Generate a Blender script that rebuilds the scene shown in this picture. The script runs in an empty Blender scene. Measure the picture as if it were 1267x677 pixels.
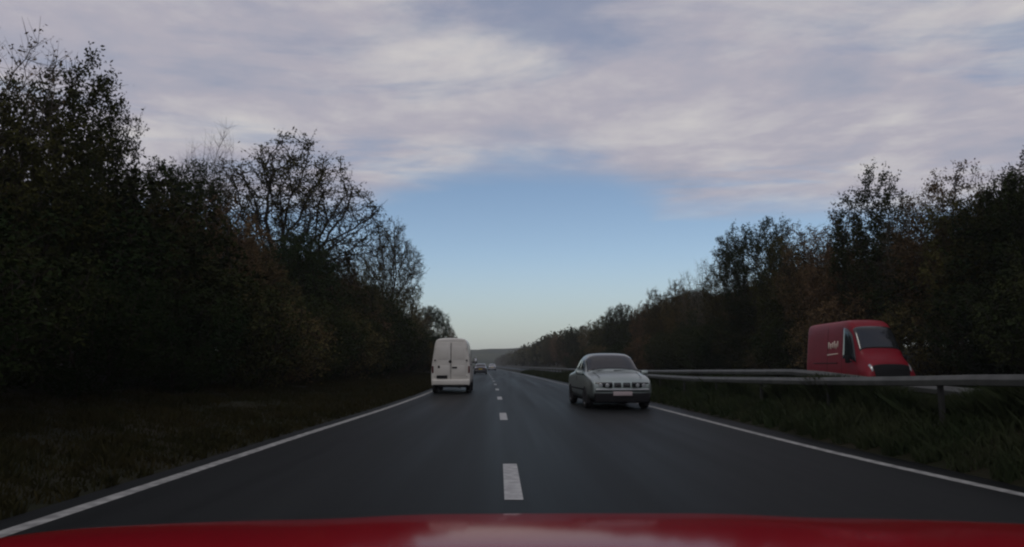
import bpy, math, random
import numpy as np
from mathutils import Vector, Matrix

R = math.radians
random.seed(7)
rng = np.random.default_rng(11)
scene = bpy.context.scene
col = scene.collection

# ---------------------------------------------------------------- camera
CAM_H = 1.2
FPX = 862.0                       # focal length in photo pixels (photo 1267 px wide)
VPX, VPY = 622.0, 452.0           # vanishing point of the near road
cam_data = bpy.data.cameras.new('camera')
cam = bpy.data.objects.new('camera', cam_data)
col.objects.link(cam)
cam_data.sensor_width = 36.0
cam_data.lens = 36.0 * FPX / 1267.0
cam_data.clip_start = 0.05
cam_data.clip_end = 6000
cam.location = (0, 0, CAM_H)
cam.rotation_euler = (R(90) + math.atan((VPY - 338.5) / FPX), 0, -math.atan((633.5 - VPX) / FPX))
scene.camera = cam

# ---------------------------------------------------------------- light
SUN_AZ, SUN_EL = R(205), R(55)     # behind the camera, to its left, behind cloud
world = bpy.data.worlds.new('World')
scene.world = world
world.use_nodes = True


def build_world():
    nt = world.node_tree
    nt.nodes.clear()
    N = nt.nodes.new
    L = nt.links.new
    out = N('ShaderNodeOutputWorld')
    tc = N('ShaderNodeTexCoord')
    sep = N('ShaderNodeSeparateXYZ')
    L(tc.outputs['Generated'], sep.inputs[0])

    def M(op, a, b=None, c=None, clamp=False):
        n = N('ShaderNodeMath')
        n.operation = op
        n.use_clamp = clamp
        for i, v in enumerate((a, b, c)):
            if v is None:
                continue
            if isinstance(v, (int, float)):
                n.inputs[i].default_value = v
            else:
                L(v, n.inputs[i])
        return n.outputs[0]
    zc = M('MAXIMUM', sep.outputs[2], 0.04)
    px = M('DIVIDE', sep.outputs[0], zc)
    py = M('DIVIDE', sep.outputs[1], zc)

    def noise(sx, sy, scale, detail, rough, off=0.0, dist=0.0):
        cb = N('ShaderNodeCombineXYZ')
        L(M('MULTIPLY', px, sx), cb.inputs[0])
        L(M('MULTIPLY', py, sy), cb.inputs[1])
        cb.inputs[2].default_value = off
        n = N('ShaderNodeTexNoise')
        n.inputs['Scale'].default_value = scale
        n.inputs['Detail'].default_value = detail
        n.inputs['Roughness'].default_value = rough
        n.inputs['Distortion'].default_value = dist
        L(cb.outputs[0], n.inputs['Vector'])
        return n.outputs['Fac']
    n_edge = noise(1.0, 1.0, 0.9, 5, 0.55, 3.1, 0.2)
    n_body = noise(1.0, 1.0, 1.5, 8, 0.58, 4.2, 0.15)
    n_gap = noise(0.7, 1.4, 0.9, 6, 0.6, 21.3, 0.5)
    # far edge of the cloud sheet, in cloud-heights of distance
    bx = M('ADD', px, -0.05)
    bow = M('MINIMUM', M('MULTIPLY', M('MULTIPLY', bx, bx), 0.95), 0.95)
    edge = M('SUBTRACT', M('ADD', M('ADD', bow, 3.30), M('MULTIPLY', M('SUBTRACT', n_edge, 0.5), 1.1)), py)
    sheet = N('ShaderNodeMapRange')
    sheet.interpolation_type = 'SMOOTHSTEP'
    sheet.inputs['From Min'].default_value = -0.55
    sheet.inputs['From Max'].default_value = 0.40
    L(edge, sheet.inputs['Value'])
    gap = N('ShaderNodeMapRange')
    gap.interpolation_type = 'SMOOTHSTEP'
    gap.inputs['From Min'].default_value = 0.34
    gap.inputs['From Max'].default_value = 0.52
    gap.inputs['To Min'].default_value = 0.45
    gap.inputs['To Max'].default_value = 0.97
    L(n_gap, gap.inputs['Value'])
    cover = M('MULTIPLY', sheet.outputs[0], gap.outputs[0])
    ramp = N('ShaderNodeValToRGB')
    ramp.color_ramp.elements[0].position = 0.30
    ramp.color_ramp.elements[0].color = (0.335, 0.355, 0.445, 1)
    ramp.color_ramp.elements[1].position = 0.66
    ramp.color_ramp.elements[1].color = (0.595, 0.570, 0.575, 1)
    e = ramp.color_ramp.elements.new(0.48)
    e.color = (0.440, 0.420, 0.480, 1)
    L(n_body, ramp.inputs[0])
    sky = N('ShaderNodeTexSky')
    sky.sky_type = 'NISHITA'
    sky.sun_disc = False
    sky.sun_elevation = SUN_EL
    sky.sun_rotation = SUN_AZ
    sky.air_density = 1.0
    sky.dust_density = 0.35
    sky.ozone_density = 1.0
    bg_sky = N('ShaderNodeBackground')
    bg_sky.inputs['Strength'].default_value = 0.105
    L(sky.outputs[0], bg_sky.inputs['Color'])
    veil = N('ShaderNodeMapRange')
    veil.interpolation_type = 'SMOOTHSTEP'
    veil.inputs['From Min'].default_value = 0.0
    veil.inputs['From Max'].default_value = 0.17
    veil.inputs['To Min'].default_value = 0.80
    veil.inputs['To Max'].default_value = 0.0
    L(sep.outputs[2], veil.inputs['Value'])
    bg_veil = N('ShaderNodeBackground')
    bg_veil.inputs['Color'].default_value = (0.395, 0.43, 0.425, 1)
    msky = N('ShaderNodeMixShader')
    L(veil.outputs[0], msky.inputs[0])
    L(bg_sky.outputs[0], msky.inputs[1])
    L(bg_veil.outputs[0], msky.inputs[2])
    bg_cloud = N('ShaderNodeBackground')
    bg_cloud.inputs['Strength'].default_value = 1.0
    L(ramp.outputs[0], bg_cloud.inputs['Color'])
    mix = N('ShaderNodeMixShader')
    L(cover, mix.inputs[0])
    L(msky.outputs[0], mix.inputs[1])
    L(bg_cloud.outputs[0], mix.inputs[2])
    L(mix.outputs[0], out.inputs['Surface'])


build_world()
sun_data = bpy.data.lights.new('sun', 'SUN')
sun_data.energy = 0.5
sun_data.angle = R(15)
sun_data.color = (1.0, 0.95, 0.88)
sun = bpy.data.objects.new('sun', sun_data)
col.objects.link(sun)
sun_dir = Vector((math.sin(SUN_AZ) * math.cos(SUN_EL), math.cos(SUN_AZ) * math.cos(SUN_EL), math.sin(SUN_EL)))
sun.rotation_euler = sun_dir.to_track_quat('Z', 'Y').to_euler()

vs = scene.view_settings
vs.view_transform = 'Standard'
vs.look = 'None'
vs.gamma = 1.0
vs.use_curve_mapping = False
vs.exposure = 0.0
scene.render.engine = 'CYCLES'
cy = scene.cycles
cy.use_denoising = True
cy.max_bounces = 6
cy.diffuse_bounces = 3
cy.glossy_bounces = 3
cy.volume_bounces = 0
cy.filter_width = 2.2


# ---------------------------------------------------------------- helpers
def tag(o, label=None, cat=None, group=None, kind=None):
    if label: o['label'] = label
    if cat: o['category'] = cat
    if group: o['group'] = group
    if kind: o['kind'] = kind
    return o


def mesh_obj(name, verts, faces, mat, parent=None, smooth=False):
    me = bpy.data.meshes.new(name)
    me.from_pydata([tuple(v) for v in verts], [], faces)
    me.update()
    if smooth:
        me.polygons.foreach_set('use_smooth', [True] * len(me.polygons))
    if mat: me.materials.append(mat)
    o = bpy.data.objects.new(name, me)
    col.objects.link(o)
    if parent: o.parent = parent
    return o


def np_mesh(name, V, F, mat, smooth=False):
    """V (n,3) float, F (m,k) int with constant k -> mesh data"""
    me = bpy.data.meshes.new(name)
    V = np.asarray(V, dtype=np.float32)
    F = np.asarray(F, dtype=np.int32)
    m, k = F.shape
    me.vertices.add(len(V))
    me.vertices.foreach_set('co', V.ravel())
    me.loops.add(m * k)
    me.loops.foreach_set('vertex_index', F.ravel())
    me.polygons.add(m)
    me.polygons.foreach_set('loop_start', np.arange(m, dtype=np.int32) * k)
    me.polygons.foreach_set('use_smooth', np.full(m, smooth))
    me.update(calc_edges=True)
    me.validate()
    if mat: me.materials.append(mat)
    return me


def link(name, me, parent=None, loc=(0, 0, 0)):
    o = bpy.data.objects.new(name, me)
    col.objects.link(o)
    o.location = loc
    if parent: o.parent = parent
    return o


def empty(name, loc=(0, 0, 0), rz=0.0):
    o = bpy.data.objects.new(name, None)
    o.empty_display_size = 0.3
    col.objects.link(o)
    o.location = loc
    o.rotation_euler = (0, 0, rz)
    return o


def copy_tree(o, parent=None):
    c = o.copy()
    col.objects.link(c)
    c.parent = parent
    for ch in list(o.children):
        copy_tree(ch, c)
    return c


def material(name, color, rough=0.8, metal=0.0, spec=0.5, var=0.0, scale=5.0, color2=None, bump=0.0,
             bump_scale=40.0, coat=0.0, obj_var=0.0, emit=None, detail=4):
    m = bpy.data.materials.new(name)
    m.use_nodes = True
    nt = m.node_tree
    b = nt.nodes['Principled BSDF']
    b.inputs['Base Color'].default_value = (*color, 1)
    b.inputs['Roughness'].default_value = rough
    b.inputs['Metallic'].default_value = metal
    b.inputs['Specular IOR Level'].default_value = spec
    b.inputs['Coat Weight'].default_value = coat
    b.inputs['Coat Roughness'].default_value = 0.04
    if emit:
        b.inputs['Emission Color'].default_value = (*emit[0], 1)
        b.inputs['Emission Strength'].default_value = emit[1]
    N, L = nt.nodes.new, nt.links.new
    tc = N('ShaderNodeTexCoord')
    src = None
    if color2 is not None or var:
        n = N('ShaderNodeTexNoise')
        n.inputs['Scale'].default_value = scale
        n.inputs['Detail'].default_value = detail
        L(tc.outputs['Object'], n.inputs['Vector'])
        r = N('ShaderNodeValToRGB')
        c2 = color2 if color2 is not None else tuple(c * (1 - var) for c in color)
        r.color_ramp.elements[0].position = 0.36
        r.color_ramp.elements[1].position = 0.64
        r.color_ramp.elements[0].color = (*c2, 1)
        r.color_ramp.elements[1].color = (*color, 1)
        L(n.outputs['Fac'], r.inputs[0])
        src = r.outputs[0]
    if obj_var:
        oi = N('ShaderNodeObjectInfo')
        hsv = N('ShaderNodeHueSaturation')
        mr = N('ShaderNodeMapRange')
        mr.inputs['To Min'].default_value = 1 - obj_var
        mr.inputs['To Max'].default_value = 1 + obj_var
        L(oi.outputs['Random'], mr.inputs['Value'])
        L(mr.outputs[0], hsv.inputs['Value'])
        mr2 = N('ShaderNodeMapRange')
        mr2.inputs['To Min'].default_value = 0.5 - 0.035
        mr2.inputs['To Max'].default_value = 0.5 + 0.03
        wn = N('ShaderNodeTexWhiteNoise')
        wn.noise_dimensions = '1D'
        L(oi.outputs['Random'], wn.inputs['W'])
        L(wn.outputs['Value'], mr2.inputs['Value'])
        L(mr2.outputs[0], hsv.inputs['Hue'])
        if src: L(src, hsv.inputs['Color'])
        else: hsv.inputs['Color'].default_value = (*color, 1)
        src = hsv.outputs[0]
    if src: L(src, b.inputs['Base Color'])
    if bump:
        n = N('ShaderNodeTexNoise')
        n.inputs['Scale'].default_value = bump_scale
        n.inputs['Detail'].default_value = 5
        L(tc.outputs['Object'], n.inputs['Vector'])
        bp = N('ShaderNodeBump')
        bp.inputs['Strength'].default_value = bump
        bp.inputs['Distance'].default_value = 0.02
        L(n.outputs['Fac'], bp.inputs['Height'])
        L(bp.outputs[0], b.inputs['Normal'])
    return m


def asphalt_material():
    m = material('asphalt', (0.046, 0.047, 0.05), rough=0.5, spec=0.024)
    nt = m.node_tree
    b = nt.nodes['Principled BSDF']
    N, L = nt.nodes.new, nt.links.new
    tc = N('ShaderNodeTexCoord')
    # wheel tracks and long wear streaks along the road
    mp = N('ShaderNodeMapping')
    mp.inputs['Scale'].default_value = (1.3, 0.03, 1)
    L(tc.outputs['Object'], mp.inputs[0])
    n1 = N('ShaderNodeTexNoise')
    n1.inputs['Scale'].default_value = 1.0
    n1.inputs['Detail'].default_value = 4
    L(mp.outputs[0], n1.inputs['Vector'])
    n2 = N('ShaderNodeTexNoise')
    n2.inputs['Scale'].default_value = 60
    n2.inputs['Detail'].default_value = 3
    L(tc.outputs['Object'], n2.inputs['Vector'])
    mx = N('ShaderNodeMath')
    mx.operation = 'MULTIPLY_ADD'
    L(n2.outputs['Fac'], mx.inputs[0])
    mx.inputs[1].default_value = 0.35
    L(n1.outputs['Fac'], mx.inputs[2])
    r = N('ShaderNodeValToRGB')
    r.color_ramp.elements[0].position = 0.45
    r.color_ramp.elements[0].color = (0.0062, 0.0070, 0.0071, 1)
    r.color_ramp.elements[1].position = 0.9
    r.color_ramp.elements[1].color = (0.0175, 0.0190, 0.0193, 1)
    L(mx.outputs[0], r.inputs[0])
    L(r.outputs[0], b.inputs['Base Color'])
    rr = N('ShaderNodeMapRange')
    rr.inputs['From Min'].default_value = 0.3
    rr.inputs['From Max'].default_value = 0.7
    rr.inputs['To Min'].default_value = 0.42
    rr.inputs['To Max'].default_value = 0.58
    L(n1.outputs['Fac'], rr.inputs['Value'])
    L(rr.outputs[0], b.inputs['Roughness'])
    bp = N('ShaderNodeBump')
    bp.inputs['Strength'].default_value = 0.2
    bp.inputs['Distance'].default_value = 0.01
    L(n2.outputs['Fac'], bp.inputs['Height'])
    L(bp.outputs[0], b.inputs['Normal'])
    return m


MAT = dict(
    asphalt=asphalt_material(),
    paint=material('road_paint', (0.36, 0.36, 0.35), rough=0.7, spec=.2, color2=(0.24, 0.24, 0.235), scale=9, detail=10),
    line_paint=material('worn_line_paint', (0.29, 0.29, 0.275), rough=0.8, spec=.1, color2=(0.15, 0.15, 0.145), scale=7, detail=10),
    soil=material('verge_soil', (0.017, 0.015, 0.008), rough=0.95, spec=0.1, color2=(0.011, 0.013, 0.006), scale=0.7, bump=0.6, bump_scale=9),
    grass=material('verge_grass', (0.034, 0.040, 0.021), rough=0.95, spec=0.0, color2=(0.024, 0.034, 0.016), scale=1.2),
    dry_grass=material('dry_grass', (0.030, 0.026, 0.012), rough=0.95, spec=0.0, color2=(0.022, 0.022, 0.010), scale=1.0),
    hill=material('hill_wood', (0.06, 0.065, 0.035), rough=1, spec=0.0, color2=(0.03, 0.04, 0.025), scale=0.02, detail=8),
    bark=material('bark', (0.034, 0.028, 0.021), rough=0.95, spec=0.1, var=0.5, scale=6),
    pale_bark=material('pale_bark', (0.10, 0.085, 0.068), rough=0.95, spec=0.1, var=0.5, scale=6),
    leaf_green=material('leaf_green', (0.030, 0.036, 0.014), rough=0.9, spec=0.0, color2=(0.016, 0.024, 0.010), scale=0.8, obj_var=0.3),
    leaf_olive=material('leaf_olive', (0.066, 0.058, 0.022), rough=0.9, spec=0.0, color2=(0.030, 0.032, 0.012), scale=0.7, obj_var=0.3),
    leaf_rust=material('leaf_rust', (0.125, 0.092, 0.044), rough=0.9, spec=0.0, color2=(0.060, 0.049, 0.022), scale=0.7, obj_var=0.3),
    steel=material('galvanised_steel', (0.075, 0.077, 0.068), rough=0.6, metal=0.4, color2=(0.045, 0.046, 0.04), scale=3, detail=6),
    old_steel=material('grimy_steel', (0.030, 0.030, 0.026), rough=0.8, metal=0.2, var=.4, scale=8),
    tyre=material('tyre_rubber', (0.018, 0.018, 0.019), rough=0.85, spec=0.3),
    rim=material('alloy_rim', (0.35, 0.36, 0.37), rough=0.4, metal=0.7),
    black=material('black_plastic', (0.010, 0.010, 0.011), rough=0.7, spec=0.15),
    glass=material('tinted_glass', (0.012, 0.014, 0.015), rough=0.06, spec=0.6),
    lamp=material('headlamp_glass', (0.30, 0.32, 0.33), rough=0.1, spec=0.6, coat=0.5),
    red_lamp=material('tail_lamp', (0.07, 0.008, 0.008), rough=0.2, spec=0.5),
    amber=material('indicator_lamp', (0.45, 0.16, 0.02), rough=0.2),
    white_paint=material('van_white', (0.56, 0.54, 0.49), rough=0.35, spec=0.4, var=0.12, scale=1.6, coat=0.2),
    silver=material('silver_paint', (0.30, 0.345, 0.325), rough=0.34, metal=0.8, spec=0.5, coat=0.15, var=0.06, scale=2),
    dark_paint=material('dark_car_paint', (0.022, 0.024, 0.028), rough=0.3, coat=0.6),
    grey_paint=material('grey_car_paint', (0.30, 0.31, 0.32), rough=0.3, metal=0.3, coat=0.5),
    red_van=material('van_red', (0.18, 0.006, 0.014), rough=0.4, spec=0.18, coat=0.05, var=0.12, scale=1.2),
    red_car=material('bonnet_red', (0.23, 0.006, 0.013), rough=0.12, spec=0.035, coat=0.0, var=0.10, scale=1.5),
    plate_white=material('plate_white', (0.36, 0.30, 0.30), rough=0.5),
    plate_yellow=material('plate_yellow', (0.55, 0.40, 0.06), rough=0.5),
    cream=material('cream_print', (0.62, 0.52, 0.40), rough=0.5),
    chrome=material('bright_trim', (0.45, 0.46, 0.46), rough=0.2, metal=0.9),
)


# ---------------------------------------------------------------- road line
def shift(z):
    """sideways drift of the road from the straight ahead (bends gently left)"""
    z = max(z, 0.0)
    return -0.033 * (z - 40 * (1 - math.exp(-z / 40)))


def smooth(a, b, x):
    t = min(1, max(0, (x - a) / (b - a)))
    return t * t * (3 - 2 * t)


def spline(x, pts):
    xs = [p[0] for p in pts]
    acc = tot = 0.0
    for k in range(-4, 5):
        w = math.exp(-(k / 2.0) ** 2)
        acc += w * interp(x + k * 0.55, pts)
        tot += w
    return acc / tot


def interp(x, pts):
    if x <= pts[0][0]: return pts[0][1]
    for (a, va), (b, vb) in zip(pts, pts[1:]):
        if x <= b:
            return va + (vb - va) * (x - a) / (b - a)
    return pts[-1][1]


LEFT_PTS = [(-40, -3.62), (4, -3.60), (12, -3.42), (20, -3.12), (28, -2.95), (45, -2.9), (900, -2.9)]


def left_line(z): return spline(z, LEFT_PTS)


RIGHT_PTS = [(-40, 5.1), (4, 5.1), (6, 4.95), (8, 4.72), (10, 4.60), (13, 4.54), (20, 4.50), (900, 4.5)]


def right_line(z): return spline(z, RIGHT_PTS)


DASH = 0.12
bank_pts = [(-40, 0.50), (6, 0.50), (9, 0.45), (14, 0.38), (22, 0.28), (32, 0.26), (60, 0.20), (900, 0.2)]


def bank(z): return interp(z, bank_pts)


def ground(u, z):
    e = left_line(z) - 0.32
    if u < e:
        return interp(u + (-4.3 - e) * smooth(-14, e, u), [(-400, 14), (-120, 7), (-45, 3.6), (-22, 1.7), (-13, 0.9), (-9, 0.42), (-6, 0.10), (-4.3, -0.02)])
    if u < 5.15: return -0.02
    if u < 7.7:
        b = bank(z)
        return interp(u, [(5.15, -0.02), (5.45, b * 0.3), (5.9, b), (7.0, b), (7.5, b * 0.4), (7.7, -0.02)])
    if u < 15.8: return -0.02
    return interp(u, [(15.8, -0.02), (17, 0.25), (20, 0.9), (26, 1.6), (50, 3.2), (120, 6), (400, 12)])


def build_ground():
    us = sorted(set([-900, -400, -250, -120, -80, -45, -32, -22, -17, -13, -11, -9, -7.5, -6.5, -5.5, -5, -4.6, -4.3, -4.0, -3.7, -3.4, -3.1, -2.5, 0, 3, 5.15, 5.5, 5.9, 6.4, 7.0,
                     7.5, 7.7, 10, 13, 15.8, 17, 18.5, 20, 23, 26, 35, 50, 80, 120, 250, 400, 900]))
    zs = [-60, -40, -25] + list(np.arange(-15, 60, 2.5)) + list(np.arange(60, 200, 10)) + list(np.arange(200, 900, 50)) + [1000, 1300, 1800, 2600]
    V, F = [], []
    for z in zs:
        for u in us:
            g = ground(u, z)
            if (u < -5.5) or u > 16:
                g += 0.10 * math.sin(u * 1.7 + z * 0.53) * math.cos(z * 0.31 - u * 0.6) * min(1, abs(u) / 10)
            V.append((u + shift(z), z, g))
    n = len(us)
    for i in range(len(zs) - 1):
        for j in range(n - 1):
            a = i * n + j
            F.append((a, a + 1, a + n + 1, a + n))
    o = mesh_obj('ground', V, F, MAT['soil'], smooth=True)
    tag(o, kind='structure')


build_ground()


def ribbon(name, ua, ub, z0, z1, h, mat, parent=None, step=2.0, thick=0.0):
    """a strip that follows the road between offsets ua(z) and ub(z)"""
    fa = ua if callable(ua) else (lambda z: ua)
    fb = ub if callable(ub) else (lambda z: ub)
    n = max(2, int((z1 - z0) / step) + 1)
    V, F = [], []
    for i in range(n):
        z = z0 + (z1 - z0) * i / (n - 1)
        s = shift(z)
        V += [(fa(z) + s, z, h), (fb(z) + s, z, h)]
        if i:
            k = 2 * i
            F.append((k - 2, k - 1, k + 1, k))
    return mesh_obj(name, V, F, mat, parent)


road = tag(ribbon('road', lambda z: left_line(z) - .34, lambda z: max(5.1, right_line(z) + .35), -30, 900, 0.0, MAT['asphalt'], step=5), kind='structure')
road2 = tag(ribbon('opposite_road', 7.75, 15.7, -30, 900, 0.0, MAT['asphalt'], step=5), kind='structure')
ribbon('edge_line', lambda z: left_line(z) - 0.08, lambda z: left_line(z) + 0.08, -20, 420, 0.004, MAT['line_paint'], road, step=1.5)
ribbon('edge_line', lambda z: right_line(z) - 0.075, lambda z: right_line(z) + 0.075, -20, 420, 0.004, MAT['line_paint'], road, step=1.5)
for k in range(-1, 22):
    z0 = 6.46 + 9.2 * k
    ribbon('lane_dash', DASH - 0.085, DASH + 0.085, z0, z0 + 2.3, 0.004, MAT['paint'], road, step=1.2)
ribbon('edge_line', 8.3, 8.48, -20, 300, 0.004, MAT['paint'], road2, step=4)
ribbon('edge_line', 15.1, 15.28, -20, 300, 0.004, MAT['paint'], road2, step=4)
for k in range(-1, 14):
    z0 = 4.0 + 9.2 * k
    ribbon('lane_dash', 11.7, 11.86, z0, z0 + 2.3, 0.004, MAT['paint'], road2, step=1.2)


def build_hill():
    V, F = [], []
    xs = np.linspace(-700, 900, 90)
    ys = np.linspace(0, 1, 9)
    for t in ys:
        for x in xs:
            y = 900 + 500 * t
            top = 25 + 5 * math.sin(x * 0.006 + 1.3) + 2.4 * math.sin(x * 0.021) + 1.2 * math.sin(x * 0.07 + y * .03)
            V.append((x, y, top * smooth(0, 0.55, t) * (1.0 if t < 1 else 0.6) + random.uniform(-0.8, 0.8) - 0.5))
    n = len(xs)
    for i in range(len(ys) - 1):
        for j in range(n - 1):
            a = i * n + j
            F.append((a, a + 1, a + n + 1, a + n))
    tag(mesh_obj('hill', V, F, MAT['hill'], smooth=True), kind='structure')


build_hill()


# ---------------------------------------------------------------- crash barriers
def barrier(u, z0, z1, top_fn, ramp_at, label):
    """W-beam rail on posts; ramp_at = 'start'/'end' where the rail dips to the ground"""
    root = empty('crash_barrier', (u + shift(z0), z0, ground(u, z0)))
    ox, oy, oz = root.location
    prof = [(0.05, 0.0), (0.0, 0.0), (-0.055, -0.055), (-0.06, -0.065), (-0.06, -0.13), (-0.045, -0.14), (0.05, -0.14)]
    n = int((z1 - z0) / 1.6) + 1
    V, F = [], []
    K = len(prof)

    def rail_top(z):
        t = top_fn(z)
        g = ground(u, z)
        d = (z - z0) if ramp_at == 'start' else (z1 - z)
        if ramp_at == 'startlow': d = z1 - z
        return g + 0.12 + (t - g - 0.12) * smooth(0, 4.5, d)
    for i in range(n):
        z = z0 + (z1 - z0) * i / (n - 1)
        tp = rail_top(z)
        for (dx, dz) in prof:
            V.append((u + dx + shift(z) - ox, z - oy, tp + dz - oz))
        for (dx, dz) in reversed(prof):
            V.append((u + max(dx, -.05) * .9 + 0.008 + shift(z) - ox, z - oy, tp + dz * .9 - .01 - oz))
    P = 2 * K
    for i in range(n - 1):
        for j in range(P):
            a, b = i * P + j, i * P + (j + 1) % P
            F.append((a, b, b + P, a + P))
    F.append(tuple(range(P)))
    F.append(tuple((n - 1) * P + j for j in reversed(range(P))))
    mesh_obj('rail', V, F, MAT['steel'], root, smooth=False)
    z = z0 + 0.8
    while z < min(z1, 140):
        tp = rail_top(z) - 0.10
        g = ground(u, z) - 0.15
        x = u + shift(z)
        V, F = [], []
        # C-section post
        pr = [(-0.015, -0.03), (0.04, -0.03), (0.04, -0.025), (-0.009, -0.025), (-0.009, 0.025), (0.04, 0.025), (0.04, 0.03), (-0.015, 0.03)]
        for h in (g, tp):
            V += [(x + a - ox, z + b - oy, h - oz) for a, b in pr]
        for j in range(8):
            F.append((j, (j + 1) % 8, 8 + (j + 1) % 8, 8 + j))
        F.append(tuple(range(8, 16)))
        mesh_obj('post', V, F, MAT['old_steel'], root)
        z += 3.2
    tag(root, label, 'crash barrier')
    return root


barrier(5.9, -10.6, 36.0, lambda z: interp(z, [(-12, 1.14), (7.9, 1.11), (9.8, 1.05), (13.5, 0.965), (21, 0.86), (36, .86)]), 'end',
        'weathered steel crash barrier passing in front of the red van')
barrier(7.0, -12, 420, lambda z: interp(z, [(-12, .84), (10, .84), (12.6, .93), (14.5, 1.05), (16.6, 1.11), (31, 0.99), (50, 0.91), (420, 0.9)]), 'start',
        'long steel crash barrier at the red van side of the reservation, receding into the distance')


# ---------------------------------------------------------------- vehicles: B-spline shells
def bspline(P, t):
    i = int(math.floor(t))
    f = t - i
    n = len(P)
    w = ((1 - f) ** 3 / 6, (3 * f ** 3 - 6 * f ** 2 + 4) / 6, (-3 * f ** 3 + 3 * f ** 2 + 3 * f + 1) / 6, f ** 3 / 6)
    return w, i


class Shell:
    """closed tube through sections; a section is a half outline from bottom centre to top centre"""

    def __init__(self, stations):
        rings = []
        for y, pts in stations:
            full = [(x, y, z) for x, z in pts] + [(-x, y, z) for x, z in pts[-2:0:-1]]
            rings.append(full)
        self.C = np.array(rings)            # (n, m, 3)
        self.n, self.m = self.C.shape[:2]

    def at(self, u, v):
        u = min(max(u, 0.0), self.n - 1.0)
        wu, iu = bspline(None or range(self.n), u)
        wv, iv = bspline(range(self.m), v)
        p = np.zeros(3)
        for a in range(4):
            ia = min(max(iu + a - 1, 0), self.n - 1)
            row = self.C[ia]
            for b in range(4):
                p += wu[a] * wv[b] * row[(iv + b - 1) % self.m]
        return p

    def normal(self, u, v):
        e = 0.05
        du = self.at(u + e, v) - self.at(u - e, v)
        dv = self.at(u, v + e) - self.at(u, v - e)
        n = np.cross(du, dv)
        L = np.linalg.norm(n)
        return n / L if L > 1e-9 else np.array((0, 0, 1.0))

    def body(self, name, mat, parent, ru=5, rv=4):
        nu, nv = (self.n - 1) * ru + 1, self.m * rv
        V = [self.at(i / ru, j / rv) for i in range(nu) for j in range(nv)]
        F = []
        for i in range(nu - 1):
            for j in range(nv):
                a, b = i * nv + j, i * nv + (j + 1) % nv
                F.append((a, a + nv, b + nv, b))
        F.append(tuple(range(nv)))
        F.append(tuple((nu - 1) * nv + j for j in reversed(range(nv))))
        return mesh_obj(name, V, F, mat, parent, smooth=True)

    def patch(self, name, mat, parent, u0, u1, v0, v1, off=0.006, nu=8, nv=8, corners=None):
        """panel lying on the shell; corners = four (u, v) for a skewed panel"""
        if corners is None:
            corners = [(u0, v0), (u1, v0), (u1, v1), (u0, v1)]
        (a, b, c, d) = corners
        V, F = [], []
        for k in (off, -0.015):
            for i in range(nu + 1):
                s = i / nu
                for j in range(nv + 1):
                    t = j / nv
                    uu = (a[0] * (1 - s) + b[0] * s) * (1 - t) + (d[0] * (1 - s) + c[0] * s) * t
                    vv = (a[1] * (1 - s) + b[1] * s) * (1 - t) + (d[1] * (1 - s) + c[1] * s) * t
                    V.append(self.at(uu, vv) + self.normal(uu, vv) * k)
        w = nv + 1
        M_ = (nu + 1) * w
        for i in range(nu):
            for j in range(nv):
                q = i * w + j
                F.append((q, q + w, q + w + 1, q + 1))
        # rim
        edge = [i * w for i in range(nu + 1)] + [nu * w + j for j in range(1, nv + 1)] + \
               [i * w + nv for i in range(nu - 1, -1, -1)] + [j for j in range(nv - 1, 0, -1)]
        for p, q in zip(edge, edge[1:] + edge[:1]):
            F.append((p, p + M_, q + M_, q))
        o = mesh_obj(name, V, F, mat, parent, smooth=True)
        for p in o.data.polygons[nu * nv:]: p.use_smooth = False
        return o


def mir(sh, v):       # mirrored section parameter
    return sh.m - v


def rbox(name, size, loc, mat, parent, bev=0.02, rot=(0, 0, 0), taper=(1, 1), seg=2):
    """rounded box; taper scales the top face in x, y"""
    import bmesh
    bm = bmesh.new()
    bmesh.ops.create_cube(bm, size=1.0)
    for v in bm.verts:
        if v.co.z > 0:
            v.co.x *= taper[0]
            v.co.y *= taper[1]
        v.co.x *= size[0]
        v.co.y *= size[1]
        v.co.z *= size[2]
    bmesh.ops.bevel(bm, geom=bm.edges[:], offset=min(bev, min(size) * 0.45), segments=seg, profile=0.6, affect='EDGES')
    me = bpy.data.meshes.new(name)
    bm.to_mesh(me)
    bm.free()
    me.polygons.foreach_set('use_smooth', [True] * len(me.polygons))
    me.materials.append(mat)
    o = link(name, me, parent, loc)
    o.rotation_euler = rot
    return o


def lathe(name, prof, loc, mat, parent, seg=28, axis='x', smooth_=True):
    """prof: (radius, offset along the axle)"""
    V, F = [], []
    for r, a in prof:
        for k in range(seg):
            t = 2 * math.pi * k / seg
            V.append((a, r * math.cos(t), r * math.sin(t)))
    n = len(prof)
    for i in range(n - 1):
        for k in range(seg):
            a, b = i * seg + k, i * seg + (k + 1) % seg
            F.append((a, a + seg, b + seg, b))
    F.append(tuple(range(seg)))
    F.append(tuple((n - 1) * seg + k for k in reversed(range(seg))))
    o = mesh_obj(name, V, F, mat, parent, smooth=smooth_)
    o.location = loc
    return o


def wheel(root, x, y, r, side, w=0.2):
    we = empty('wheel', (x, y, r))
    we.parent = root
    h = w / 2
    lathe('tyre', [(r * 0.62, -h), (r * 0.93, -h), (r, -h * 0.7), (r, h * 0.7), (r * 0.93, h), (r * 0.64, h), (r * 0.60, h * 0.6)], (0, 0, 0), MAT['tyre'], we)
    s = side
    rim = lathe('rim', [(r * 0.62, s * h * 0.2), (r * 0.63, s * h * 0.95), (r * 0.56, s * h * 0.85), (r * 0.52, s * h * 0.45), (r * 0.2, s * h * 0.6), (r * 0.12, s * h * 0.85), (r * 0.02, s * h * 0.87)],
                (0, 0, 0), MAT['rim'], we)
    return we


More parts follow.
